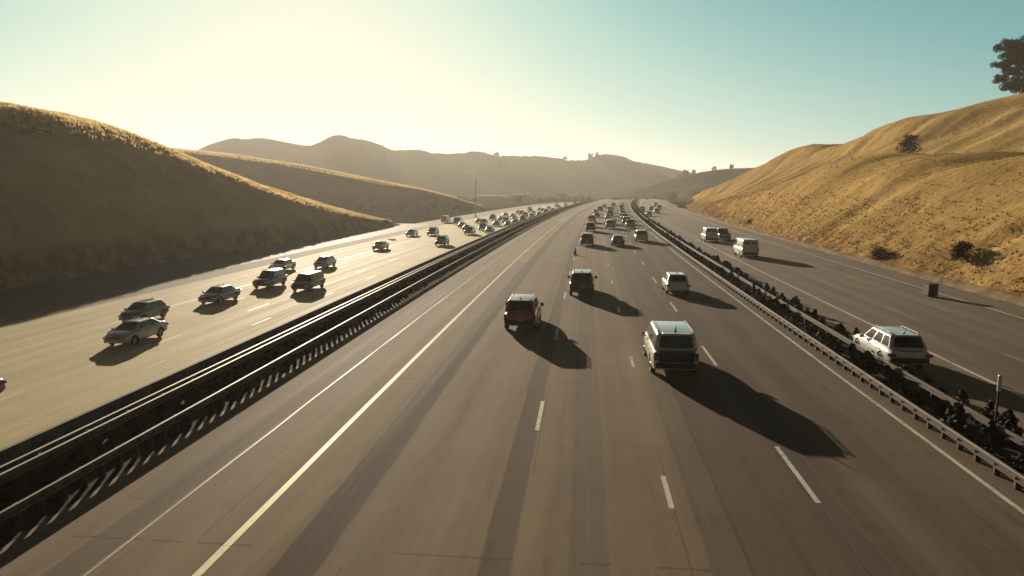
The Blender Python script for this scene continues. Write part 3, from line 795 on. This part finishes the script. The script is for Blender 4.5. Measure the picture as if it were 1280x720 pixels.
def make_vehicle(kind):
    t = TYPES[kind]; L, W, H = t['L'], t['W'], t['H']; hw = W/2; hl = L/2; zb = 0.24 if H < 1.6 else 0.30
    root = empty(kind)
    belt, hood, tail = t['belt'], t['hood'], t['tail']
    yr0, yr1 = t['rear']; yf0, yf1 = t['front']
    st = [(-hl, hw*.84, tail-.22, zb+.16), (-hl+.05, hw*.92, tail-.06, zb+.08), (-hl+.22, hw*.965, tail, zb+.02), (yr0+.02 if yr0 > -hl+.4 else -hl+.5, hw*.99, max(tail, belt-.02), zb),
          (-.8 if yr0 < -1.0 else yr0+.3, hw, belt, zb), (0.3, hw, belt, zb), (yf0-.1, hw*.995, belt-.01, zb), (yf0+.25, hw*.985, hood+.01, zb)]
    if hl-.55 > yf0+.4: st.append((hl-.55, hw*.965, hood-.05, zb+.02))
    st += [(hl-.22, hw*.92, hood-.14, zb+.04), (hl-.05, hw*.84, hood-.27, zb+.08), (hl, hw*.74, hood-.40, zb+.16)]
    bm = loft_body(st)
    cut = bmesh.new()
    for ya in t['axles']:
        for sd in (-1, 1): add_cyl(cut, (sd*(hw-.30), ya, t['r']), (sd*(hw+.2), ya, t['r']), t['r']+.065, seg=24)
    if t.get('bed'): add_box(cut, 0, (-hl+.1+yr0-.12)/2, belt+.2-.3, W-.28, (yr0-.12)-(-hl+.1), 1.0)
    bm = boolean_diff(bm, cut)
    # cabin shell
    wb = hw*.93; wt = t['wt']; zt = H
    r_ = bmesh.ops.create_cube(bm, size=1.0)['verts']
    for v_ in r_:
        sx = 1 if v_.co.x > 0 else -1; fr = v_.co.y > 0; up = v_.co.z > 0
        v_.co = Vector((sx*(wt if up else wb), (yf1 if fr else yr1) if up else (yf0 if fr else yr0), zt-.02 if up else belt-.03))
    es = list({e for v_ in r_ for e in v_.link_edges})
    topf = [f_ for v_ in r_ for f_ in v_.link_faces if all(w_.co.z > belt+.1 for w_ in f_.verts)][0]
    bmesh.ops.bevel(bm, geom=es, offset=.11, segments=4, affect='EDGES', profile=.5)
    body = bm_obj('body', bm, [M['paint'], M['trim']], root, angle=38)
    cen = Vector((0, (yr0+yf0)/2, (belt+zt)/2))
    zb_ = belt-.03; z2 = zt-.02
    RB, RF = (yr0, yr1), (yf0, yf1)
    rear = [(-wb, yr0, zb_), (wb, yr0, zb_), (wt, yr1, z2), (-wt, yr1, z2)]
    front = [(wb, yf0, zb_), (-wb, yf0, zb_), (-wt, yf1, z2), (wt, yf1, z2)]
    if kind != 'cargo_van':
        bm_obj('rear_window', quad_panel(rear, .10, .90, .16, .86, centre=cen), M['glass'], root)
    else:
        bm_obj('rear_window', quad_panel(rear, .10, .47, .45, .82, centre=cen), M['glass'], root)
        bm_obj('rear_window', quad_panel(rear, .53, .90, .45, .82, centre=cen), M['glass'], root)
    bm_obj('windshield', quad_panel(front, .07, .93, .14, .88, centre=cen), M['glass'], root)
    for sd in (-1, 1):
        side = [(sd*wb, yr0, zb_), (sd*wb, yf0, zb_), (sd*wt, yf1, z2), (sd*wt, yr1, z2)]
        for (u0, u1) in t['wins']:
            bm_obj('side_window', quad_panel(side, u0, u1, .16, .84, centre=cen), M['glass'], root)
    # wheels
    for ya in t['axles']:
        for sd in (-1, 1):
            a, b_ = wheel_bms(t['r'], .23)
            w_ = bm_obj('wheel', a, M['tyre'], root, smooth=True); w_.location = (sd*(hw-.135), ya, t['r'])
            bm_obj('rim', b_, M['rim'], w_)
    # bumpers
    b1 = bmesh.new(); add_box(b1, 0, -hl-.005, zb+.26, W*.86, .14, .24, .04, 2)
    bm_obj('rear_bumper', b1, M['trim'] if kind in ('suv', 'crossover', 'big_suv', 'pickup', 'cargo_van') else M['paint'], root, angle=40)
    b1 = bmesh.new(); add_box(b1, 0, hl-.02, zb+.20, W*.78, .14, .22, .04, 2)
    bm_obj('front_bumper', b1, M['paint'], root, angle=40)
    b1 = bmesh.new()
    for k in range(4): add_box(b1, 0, hl-.02, zb+.40+.05*k, W*.42, .09, .022, .004, 1)
    bm_obj('grille', b1, M['chrome'] if kind in ('pickup', 'big_suv') else M['trim'], root)
    tall = kind in ('suv', 'big_suv', 'minivan', 'cargo_van', 'pickup')
    for sd in (-1, 1):
        b1 = bmesh.new(); add_box(b1, sd*(hw*.84), -hl+.06, tail-.24 if not tall else tail-.22, .17 if tall else .34, .16, .34 if tall else .15, .03, 2)
        bm_obj('tail_light', b1, M['redlens'], root, angle=40)
        b1 = bmesh.new(); add_box(b1, sd*(hw*.72), hl-.12, hood-.30, .34, .22, .14, .04, 2, Matrix.Rotation(-sd*R(18), 4, 'Z'))
        bm_obj('headlight', b1, M['clearlens'], root, angle=40)
        b1 = bmesh.new(); add_box(b1, sd*(hw+.10), yf0-.42, belt+.03, .20, .12, .16 if H < 1.8 else .22, .04, 2); add_box(b1, sd*(hw-.02), yf0-.42, belt-.02, .12, .05, .05, .01, 1)
        bm_obj('side_mirror', b1, M['paint'], root, angle=40)
        for yh in ((yr0+yf0)/2-.55, (yr0+yf0)/2+.45):
            if kind == 'cargo_van' and yh < 0: continue
            b1 = bmesh.new(); add_box(b1, sd*(hw+.004), yh, belt-.16, .03, .18, .035, .01, 1); bm_obj('door_handle', b1, M['trim'], root)
    b1 = bmesh.new(); add_box(b1, 0, -hl-.01, tail-.42 if tall else tail-.30, .32, .03, .16, .006, 1)
    bm_obj('licence_plate', b1, M['plate'], root)
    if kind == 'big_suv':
        b1 = bmesh.new(); add_box(b1, 0, -hl+.0, belt-.27, W*.74, .07, .46, .02, 2); bm_obj('dark_rear_panel', b1, M['trim'], root, angle=40)  # dark panel laid over the lower rear, between the tail lights
    if t['rails']:
        for sd in (-1, 1):
            b1 = bmesh.new(); add_cyl(b1, (sd*(wt-.06), yr1+.2, zt+.035), (sd*(wt-.06), yf1-.15, zt+.035), .022, seg=8)
            for yy in (yr1+.22, (yr1+yf1)/2, yf1-.17): add_box(b1, sd*(wt-.06), yy, zt+.012, .04, .08, .06)
            bm_obj('roof_rail', b1, M['trim'], root)
        b1 = bmesh.new(); add_box(b1, 0, yr1-.03, zt-.025, wt*1.5, .22, .035, .012, 1); bm_obj('spoiler', b1, M['paint'], root)
        b1 = bmesh.new(); add_box(b1, 0, -hl+.02, belt-.06, W*.5, .04, .04, .01, 1); bm_obj('tailgate_trim', b1, M['chrome'], root)
    b1 = bmesh.new(); add_cyl(b1, (0, yr1+.35, zt-.03), (0, yr1+.12, zt+(.30 if kind == 'big_suv' else .16)), .05, .008, 8); bm_obj('antenna', b1, M['trim'], root)
    return root

protos = {k: make_vehicle(k) for k in TYPES}

def merged_mesh(root):
    """small distant copies: every part gathered in one mesh"""
    mats = []; bm = bmesh.new()
    def rec(o, mt):
        for ch in o.children:
            m2 = mt @ Matrix.Translation(ch.location)
            if ch.data and ch.name.split('.')[0] not in ('door_handle', 'rim', 'antenna'):
                me = ch.data.copy(); me.transform(m2)
                idx = []
                for m_ in me.materials:
                    if m_ not in mats: mats.append(m_)
                    idx.append(mats.index(m_))
                for p in me.polygons: p.material_index = idx[p.material_index]
                bm.from_mesh(me); bpy.data.meshes.remove(me)
            rec(ch, m2)
    rec(root, Matrix())
    me = bpy.data.meshes.new('far_'+root.name); bm.to_mesh(me); bm.free()
    for m_ in mats: me.materials.append(m_)
    me.set_sharp_from_angle(angle=R(38))
    return me
far_me = {k: merged_mesh(v) for k, v in protos.items()}

COL = {'white': (.70, .69, .66), 'silver': (.42, .43, .43), 'grey': (.16, .165, .17), 'black': (.014, .014, .016), 'dark red': (.34, .030, .022),
       'dark blue': (.018, .03, .06), 'blue grey': (.16, .20, .25), 'beige': (.42, .37, .28), 'dark brown': (.045, .03, .022), 'red': (.28, .02, .015), 'dark green': (.02, .04, .03)}
used = set()
KINDNAME = {'crossover': 'SUV', 'big_suv': 'SUV', 'suv': 'SUV', 'sedan': 'sedan', 'hatchback': 'hatchback', 'minivan': 'minivan', 'cargo_van': 'cargo van', 'pickup': 'pickup truck'}
CATN = {'crossover': 'suv', 'big_suv': 'suv', 'suv': 'suv', 'sedan': 'car', 'hatchback': 'car', 'minivan': 'minivan', 'cargo_van': 'van', 'pickup': 'pickup'}
NAMES = {'crossover': 'suv', 'big_suv': 'suv', 'suv': 'suv', 'sedan': 'sedan', 'hatchback': 'hatchback', 'minivan': 'minivan', 'cargo_van': 'cargo_van', 'pickup': 'pickup_truck'}
def vehicle(kind, lane, s, colour, label, group, oncoming=False, far=False):
    z0 = WZ if lane < -20 else 0.0
    x, y, _ = P(lane, s); rz = heading(s) + (math.pi if oncoming else 0)
    if far:
        o = bpy.data.objects.new(NAMES[kind], far_me[kind]); C.objects.link(o)
    else:
        o = copy_tree(protos[kind]); o.name = NAMES[kind]
    o.location = (x, y, z0+0.004); o.rotation_euler = (0, 0, rz + random.uniform(-.012, .012))
    c = COL[colour]
    def paint(q):
        q.color = (c[0], c[1], c[2], 1)
        for ch in q.children: paint(ch)
    paint(o)
    tag(o, label, CATN[kind], group)
    return o

GC, GL, GR = 'vehicles driving away on the central carriageway', 'vehicles driving towards the camera on the left carriageway', 'vehicles on the right carriageway'
# near vehicles with all their parts (lane position, distance of the middle of the vehicle)
near = [
 ('big_suv', 4.0, 31.3, 'white', 'large white SUV with dark panel across the rear nearest the camera on the central carriageway', GC, False),
 ('suv', -3.5, 39.9, 'dark red', 'dark red SUV with bright roof, left and ahead of the large white SUV', GC, False),
 ('suv', -0.15, 53.0, 'black', 'black SUV with bright roof edge, ahead of the dark red SUV', GC, False),
 ('hatchback', 7.1, 54.2, 'white', 'small white hatchback in the right lane nearest the white edge line', GC, False),
 ('suv', -0.1, 98.6, 'black', 'dark SUV, left one of the pair side by side up the central carriageway', GC, False),
 ('sedan', 4.2, 98.8, 'dark brown', 'dark brown sedan, right one of the pair side by side on the central carriageway', GC, False),
 ('minivan', 8.0, 107.0, 'white', 'white minivan in the far right lane beyond the small white hatchback', GC, False),
 ('sedan', -23.6, 33.4, 'silver', 'silver sedan nearest the left median wall, casting a long shadow', GL, True),
 ('hatchback', -26.9, 38.9, 'grey', 'dark grey hatchback just beyond the silver sedan nearest the median wall', GL, True),
 ('sedan', -26.0, 46.0, 'grey', 'grey sedan with bright roof alone between the close pair and the SUV behind it', GL, True),
 ('suv', -25.9, 53.6, 'dark blue', 'dark blue SUV on the left carriageway, in front of the bright roofed silver car', GL, True),
 ('sedan', -29.9, 64.5, 'silver', 'silver car with glaring roof on the shoulder side of the left carriageway', GL, True),
 ('cargo_van', -22.1, 52.4, 'dark brown', 'x', GL, True),
 ('hatchback', -26.8, 67.6, 'silver', 'silver hatchback alone beyond the brown minivan on the left carriageway', GL, True),
 ('sedan', -27.6, 88.5, 'silver', 'lone silver sedan well behind the silver hatchback, near the outer line', GL, True),
 ('suv', -21.0, 96.0, 'black', 'black SUV close to the left median with its shadow on the lane', GL, True),
 ('sedan', -22.85, 21.8, 'black', 'black car cut off by the left edge of the picture', GL, True),
 ('crossover', 14.3, 32.9, 'white', 'white SUV behind the shrubs, nearest the camera on the right carriageway', GR, False),
 ('cargo_van', 18.9, 84.0, 'white', 'tall white cargo van with dark rear windows on the right carriageway', GR, False),
 ('cargo_van', 18.4, 107.5, 'white', 'white box-like van, left of the pair ahead of the tall cargo van', GR, False),
 ('pickup', 21.0, 111.5, 'silver', 'silver pickup truck, right of the pair ahead of the tall cargo van', GR, False)]
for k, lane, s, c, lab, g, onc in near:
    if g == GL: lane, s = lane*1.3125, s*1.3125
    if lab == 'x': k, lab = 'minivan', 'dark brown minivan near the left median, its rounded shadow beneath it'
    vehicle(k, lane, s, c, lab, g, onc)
far_c = [  # central carriageway
 ('suv', 0.0, 131, 'grey', 'grey SUV directly ahead of the left one of the side by side pair'), ('sedan', -0.2, 146, 'white', 'white sedan ahead of the grey SUV in the left traffic lane'),
 ('suv', -0.3, 165, 'black', 'black SUV in the left traffic lane, third ahead of the side by side pair'), ('sedan', -0.6, 220, 'white', 'lone white sedan far ahead in the left traffic lane'),
 ('suv', 3.8, 141, 'silver', 'silver SUV at the tail of the far cluster in the middle lane'), ('sedan', 4.4, 156, 'black', 'black sedan just ahead of the silver SUV in the far cluster'),
 ('pickup', 7.9, 142, 'beige', 'beige pickup beside the silver SUV in the far cluster'), ('minivan', 7.6, 158, 'dark brown', 'dark brown minivan ahead of the beige pickup in the far cluster'),
 ('sedan', 3.6, 181, 'white', 'white sedan in the middle lane beyond the far cluster'), ('suv', 7.7, 178, 'black', 'black SUV right of the white sedan beyond the far cluster'),
 ('sedan', 0.3, 196, 'dark red', 'dark red sedan far ahead in the left traffic lane'), ('suv', 4.0, 205, 'grey', 'grey SUV in the middle lane at the far bend'),
 ('sedan', 7.8, 212, 'silver', 'silver sedan in the right lane at the far bend'), ('cargo_van', 3.9, 232, 'white', 'white van in the middle lane at the far bend'),
 ('sedan', 7.9, 244, 'beige', 'beige sedan beside the white van at the far bend'), ('suv', 0.2, 252, 'black', 'black SUV leftmost at the far bend'),
 ('sedan', 4.0, 268, 'grey', 'grey sedan ahead of the white van at the far bend'), ('minivan', 7.8, 276, 'silver', 'silver minivan ahead of the beige sedan at the far bend'),
 ('sedan', 0.3, 300, 'silver', 'silver sedan among the last vehicles in sight, left lane'), ('suv', 4.0, 318, 'black', 'black SUV among the last vehicles in sight, middle lane'),
 ('sedan', 7.8, 330, 'white', 'white sedan among the last vehicles in sight, right lane')]
for k, lane, s, c, lab in far_c: vehicle(k, lane, s, c, lab, GC, far=True)
far_r = [('sedan', 15.3, 205, 'silver', 'silver sedan far up the right carriageway, near the median'), ('suv', 18.9, 228, 'white', 'white SUV far up the right carriageway, middle lane'),
 ('sedan', 18.8, 262, 'grey', 'grey sedan ahead of the far white SUV on the right carriageway'), ('minivan', 22.4, 275, 'silver', 'silver minivan at the far end of the right carriageway, outer lane'),
 ('suv', 15.2, 252, 'black', 'black SUV far up the right carriageway by the median'), ('cargo_van', 22.6, 310, 'white', 'white van farthest up the right carriageway')]
for k, lane, s, c, lab in far_r: vehicle(k, lane, s, c, lab, GR, far=True)
# the queue on the left carriageway, measured one by one from the photograph
q = [(-29.8, 115, 'silver', 'sedan'), (-26.6, 117, 'grey', 'suv'), (-20.7, 120, 'dark brown', 'suv'), (-17.9, 124.5, 'silver', 'sedan'), (-23.4, 131, 'dark blue', 'sedan'),
     (-26.6, 141.5, 'silver', 'sedan'), (-30.3, 154, 'white', 'cargo_van'), (-20.6, 133, 'grey', 'suv'), (-23.6, 150, 'black', 'suv'), (-20.4, 148, 'silver', 'sedan'), (-17.7, 147, 'grey', 'sedan'),
     (-17.8, 159, 'black', 'sedan'), (-20.6, 162, 'white', 'suv'), (-26.6, 160, 'beige', 'sedan'), (-23.5, 173, 'silver', 'sedan'), (-17.6, 171, 'dark blue', 'suv'), (-20.5, 176, 'grey', 'sedan'), (-26.5, 178, 'black', 'suv'),
     (-17.7, 190, 'white', 'minivan'), (-23.4, 193, 'silver', 'sedan'), (-20.5, 197, 'black', 'suv'), (-26.6, 199, 'white', 'sedan'), (-17.8, 208, 'grey', 'sedan'), (-23.5, 211, 'black', 'pickup'),
     (-20.6, 217, 'silver', 'sedan'), (-17.7, 226, 'black', 'suv'), (-23.4, 231, 'white', 'suv'), (-26.6, 224, 'grey', 'sedan'), (-20.5, 240, 'silver', 'minivan'), (-17.8, 249, 'grey', 'sedan'), (-23.5, 255, 'black', 'sedan'),
     (-20.6, 262, 'white', 'sedan'), (-17.7, 272, 'dark blue', 'sedan'), (-26.5, 250, 'silver', 'suv'), (-23.4, 281, 'silver', 'sedan'), (-20.5, 290, 'grey', 'suv'), (-17.8, 300, 'white', 'sedan'), (-23.6, 310, 'black', 'suv'),
     (-20.6, 322, 'silver', 'sedan'), (-17.7, 336, 'white', 'cargo_van'), (-23.5, 345, 'grey', 'sedan'), (-20.5, 362, 'silver', 'sedan'), (-17.8, 380, 'white', 'suv'), (-23.4, 395, 'silver', 'sedan')]
q = [t_ for t_ in q if t_[1]*1.3125 < 470]
q.sort(key=lambda t_: t_[1])
LN = {-30: 'on outer shoulder', -27: 'in outermost lane', -23: 'in second lane', -20: 'in third lane', -18: 'in lane nearest the wall'}
ORD = ['first', 'second', 'third', 'fourth', 'fifth', 'sixth', 'seventh', 'eighth', 'ninth', 'tenth', 'eleventh', 'twelfth']
cnt = {}
for lane, s, c, k in q:
    key = min(LN, key=lambda a: abs(a-lane)); beyond = s > 190
    n = cnt.get((key, beyond), 0); cnt[(key, beyond)] = n+1
    lab = '%s %s %s, %s %s' % (c, KINDNAME[k], LN[key], ORD[n], 'past the tall pole' if beyond else 'before the tall pole')
    vehicle(k, lane*1.3125-1.2, s*1.3125, c, lab, GL, True, far=True)
# the prototypes themselves are not needed any more
def kill(o):
    for ch in list(o.children): kill(ch)
    bpy.data.objects.remove(o)
for p in protos.values(): kill(p)

# a pale car waiting on the frontage, seen beyond the toe of the hill
vehicle('cargo_van', -47.5, 214, 'white', 'white van parked off the road beyond the toe of the left hill', 'vehicles off the road', False, far=True)

# ------------------------------------------------------------------ street furniture
root = empty('light_pole', P(-45.0, 249, WZ)); tag(root, 'tall slim pale light pole standing beside the left carriageway', 'light pole')
bm = bmesh.new(); add_cyl(bm, (0, 0, 0), (0, 0, 17.0), .2, .1, 12); bm_obj('mast', bm, M['pole'], root, smooth=True)
bm = bmesh.new(); add_box(bm, 0, 0, .2, .6, .6, .5, .03); bm_obj('base', bm, M['concrete_wall'], root)
bm = bmesh.new(); add_cyl(bm, (0, 0, 16.8), (.9, 0, 17.15), .05, .04, 8); add_box(bm, 1.15, 0, 17.17, .6, .25, .12, .03); bm_obj('lamp_arm', bm, M['pole'], root)

root = empty('marker_post', (12.78, 21.6, 0)); tag(root, 'thin post with pale reflector top in the right median near the picture edge', 'post')
bm = bmesh.new(); add_cyl(bm, (0, 0, -.05), (0, 0, 2.35), .035, .03, 10); bm_obj('shaft', bm, M['rustpost'], root, smooth=True)
bm = bmesh.new(); add_box(bm, 0, 0, 2.12, .10, .07, .52, .02, 2); bm_obj('reflector', bm, M['pole'], root)

root = empty('roadside_cabinet', P(25.9, 53.6), R(8)); tag(root, 'black square box standing on the right edge of the right carriageway', 'cabinet')
bm = bmesh.new(); add_box(bm, 0, 0, .50, .74, .62, .84, .03, 2); bm_obj('case', bm, M['black_box'], root)
bm = bmesh.new(); add_box(bm, 0, 0, .945, .82, .70, .05, .015, 1); bm_obj('lid', bm, M['black_box'], root)
bm = bmesh.new(); add_box(bm, 0, 0, .04, .66, .54, .09, .01, 1); bm_obj('plinth', bm, M['concrete_wall'], root)
bm = bmesh.new(); add_box(bm, -.22, -.325, .52, .03, .03, .16, .006, 1); bm_obj('handle', bm, M['galv'], root)

# small traffic delineator standing on the lane line in the central carriageway
root = empty('traffic_cone', P(-1.42, 83.5)); tag(root, 'small dark and white cone on the lane line of the central carriageway', 'cone')
bm = bmesh.new(); add_box(bm, 0, 0, .03, .5, .5, .06, .02, 1); bm_obj('base', bm, M['trim'], root)
bm = bmesh.new(); add_cyl(bm, (0, 0, .06), (0, 0, .9), .2, .07, 14); bm_obj('body', bm, M['rustpost'], root, smooth=True)
bm = bmesh.new(); add_cyl(bm, (0, 0, .42), (0, 0, .68), .142, .113, 14); bm_obj('band', bm, M['plate'], root, smooth=True)

# ------------------------------------------------------------------ far end: sheds
def shed(x, y, w, d, h, rz, label, roofh=1.2):
    root = empty('warehouse', (x, y, -2.5), rz); tag(root, label, 'building', 'buildings at the far end of the valley')
    bm = bmesh.new(); add_box(bm, 0, 0, h/2-.2, w, d, h+.4); bm_obj('wall', bm, M['bldwall'], root)
    v = [(-w/2-.4, -d/2-.4, h+.01), (w/2+.4, -d/2-.4, h+.01), (w/2+.4, d/2+.4, h+.01), (-w/2-.4, d/2+.4, h+.01), (-w/2-.4, 0, h+roofh), (w/2+.4, 0, h+roofh)]
    mesh_obj('roof', v, [(0, 1, 5, 4), (2, 3, 4, 5), (0, 4, 3), (1, 2, 5), (0, 3, 2, 1)], M['bldroof'], root)
    for k in range(4):
        bm = bmesh.new(); add_box(bm, -w*.36+k*w*.24, -d/2-.02, h*.45, w*.12, .12, h*.35); bm_obj('window', bm, M['glass'], root)
for a in [(-78, 610, 26, 14, 4.2, .1, 'pale blue-roofed warehouse, leftmost at the far end of the valley'), (-55, 640, 16, 12, 5, -.1, 'taller pale warehouse, second from the left at the far end of the valley'),
          (-34, 600, 20, 12, 3.8, .05, 'long low warehouse just left of where the highway disappears'), (-14, 700, 18, 12, 4.5, 0, 'pale warehouse farthest away behind the dark woodland belt'),
          (128, 620, 30, 14, 5.5, .1, 'pale warehouse standing to the right of the far highway')]:
    shed(*a)

# ------------------------------------------------------------------ haze
hm = bpy.data.materials.new('valley_haze'); hm.use_nodes = True; nt = hm.node_tree
for n_ in list(nt.nodes): nt.nodes.remove(n_)
out = nt.nodes.new('ShaderNodeOutputMaterial'); pv = nt.nodes.new('ShaderNodeVolumePrincipled')
pv.inputs['Color'].default_value = (0.93, 0.90, 0.84, 1)
pv.inputs['Density'].default_value = 0.00023; pv.inputs['Anisotropy'].default_value = 0.45
nt.links.new(pv.outputs[0], out.inputs['Volume'])
bm = bmesh.new(); add_box(bm, 0, 0, (112-7)/2, 6200, 6200, 112+7)
hz = bm_obj('haze', bm, hm); tag(hz, kind='stuff'); hz['label'] = 'thin warm haze filling the valley'; hz['category'] = 'haze'

# ------------------------------------------------------------------ light, sky, camera
SUN_EL, SUN_AZ = 12.0, -21.8      # azimuth measured clockwise from +Y
w = bpy.data.worlds.new('World'); scene.world = w; w.use_nodes = True; nt = w.node_tree
bg = nt.nodes['Background']
sky = nt.nodes.new('ShaderNodeTexSky'); sky.sky_type = 'NISHITA'; sky.sun_disc = False
sky.sun_elevation = R(SUN_EL); sky.sun_rotation = R(SUN_AZ); sky.air_density = 1.0; sky.dust_density = 0.6; sky.ozone_density = 1.6
gm = nt.nodes.new('ShaderNodeGamma'); nt.links.new(sky.outputs[0], gm.inputs[0]); gm.inputs[1].default_value = 0.50
bw = nt.nodes.new('ShaderNodeRGBToBW'); nt.links.new(gm.outputs[0], bw.inputs[0])
lum = math_(nt, 'MULTIPLY', bw.outputs[0], 0.166)
KS = 4.6
stops = [(0.0, (.045, .05, .055)), (0.20, (.08, .11, .12)), (0.33, (.13, .38, .40)), (0.44, (.36, .60, .54)), (0.56, (.58, .72, .60)), (0.72, (.74, .79, .63)), (0.95, (.93, .87, .65))]
graded = ramp(nt, lum, stops)      # the sky's brightness mapped to the colours of this evening: teal aloft, cream by the sun
graded = mixc(nt, graded, (KS, KS, KS), 1.0, 'MULTIPLY')
tcw = nt.nodes.new('ShaderNodeTexCoord'); sz = nt.nodes.new('ShaderNodeSeparateXYZ'); nt.links.new(tcw.outputs['Generated'], sz.inputs[0])
deep = ramp(nt, sz.outputs[2], [(0.0, (1, 1, 1)), (0.25, (1, 1, 1)), (0.42, (.34, .33, .33)), (0.62, (.07, .07, .075))])   # zenith dimmed by choice, so overhead sky fills the shadows less
tint = mixc(nt, graded, deep, 1.0, 'MULTIPLY')
mr_ = nt.nodes.new('ShaderNodeMapRange'); nt.links.new(sz.outputs[1], mr_.inputs[0])   # sky behind the camera dimmed and warmed too, keeping shadows dark
for i_, v_ in ((1, -0.3), (2, 0.5), (3, 0.30), (4, 1.0)): mr_.inputs[i_].default_value = v_
warm = mixc(nt, (.62, .46, .36), (1.0, 1.0, 1.0), mr_.outputs[0])
tint = mixc(nt, tint, warm, 1.0, 'MULTIPLY')
tint = mixc(nt, tint, mr_.outputs[0], 1.0, 'MULTIPLY')
nt.links.new(tint, bg.inputs[0]); bg.inputs[1].default_value = 0.15
ld = bpy.data.lights.new('sun', 'SUN'); ld.energy = 5.0; ld.angle = R(0.5); ld.color = (1.0, 0.84, 0.62)
lo = bpy.data.objects.new('sun', ld); C.objects.link(lo)
d = Vector((math.sin(R(SUN_AZ))*math.cos(R(SUN_EL)), math.cos(R(SUN_AZ))*math.cos(R(SUN_EL)), math.sin(R(SUN_EL))))
lo.rotation_euler = d.to_track_quat('Z', 'Y').to_euler(); lo.location = d*200

cd = bpy.data.cameras.new('camera'); cam = bpy.data.objects.new('camera', cd); C.objects.link(cam)
cd.sensor_width = 36; cd.lens = 24.0; cd.clip_start = 0.1; cd.clip_end = 9000
cam.location = (0, 0, 8.0)
cam.rotation_euler = (R(90-8.268), 0, R(5.761))
scene.camera = cam
vs = scene.view_settings
vs.view_transform = 'Standard'; vs.look = 'None'; vs.gamma = 1.0; vs.exposure = 0.62
scene.cycles.volume_bounces = 1
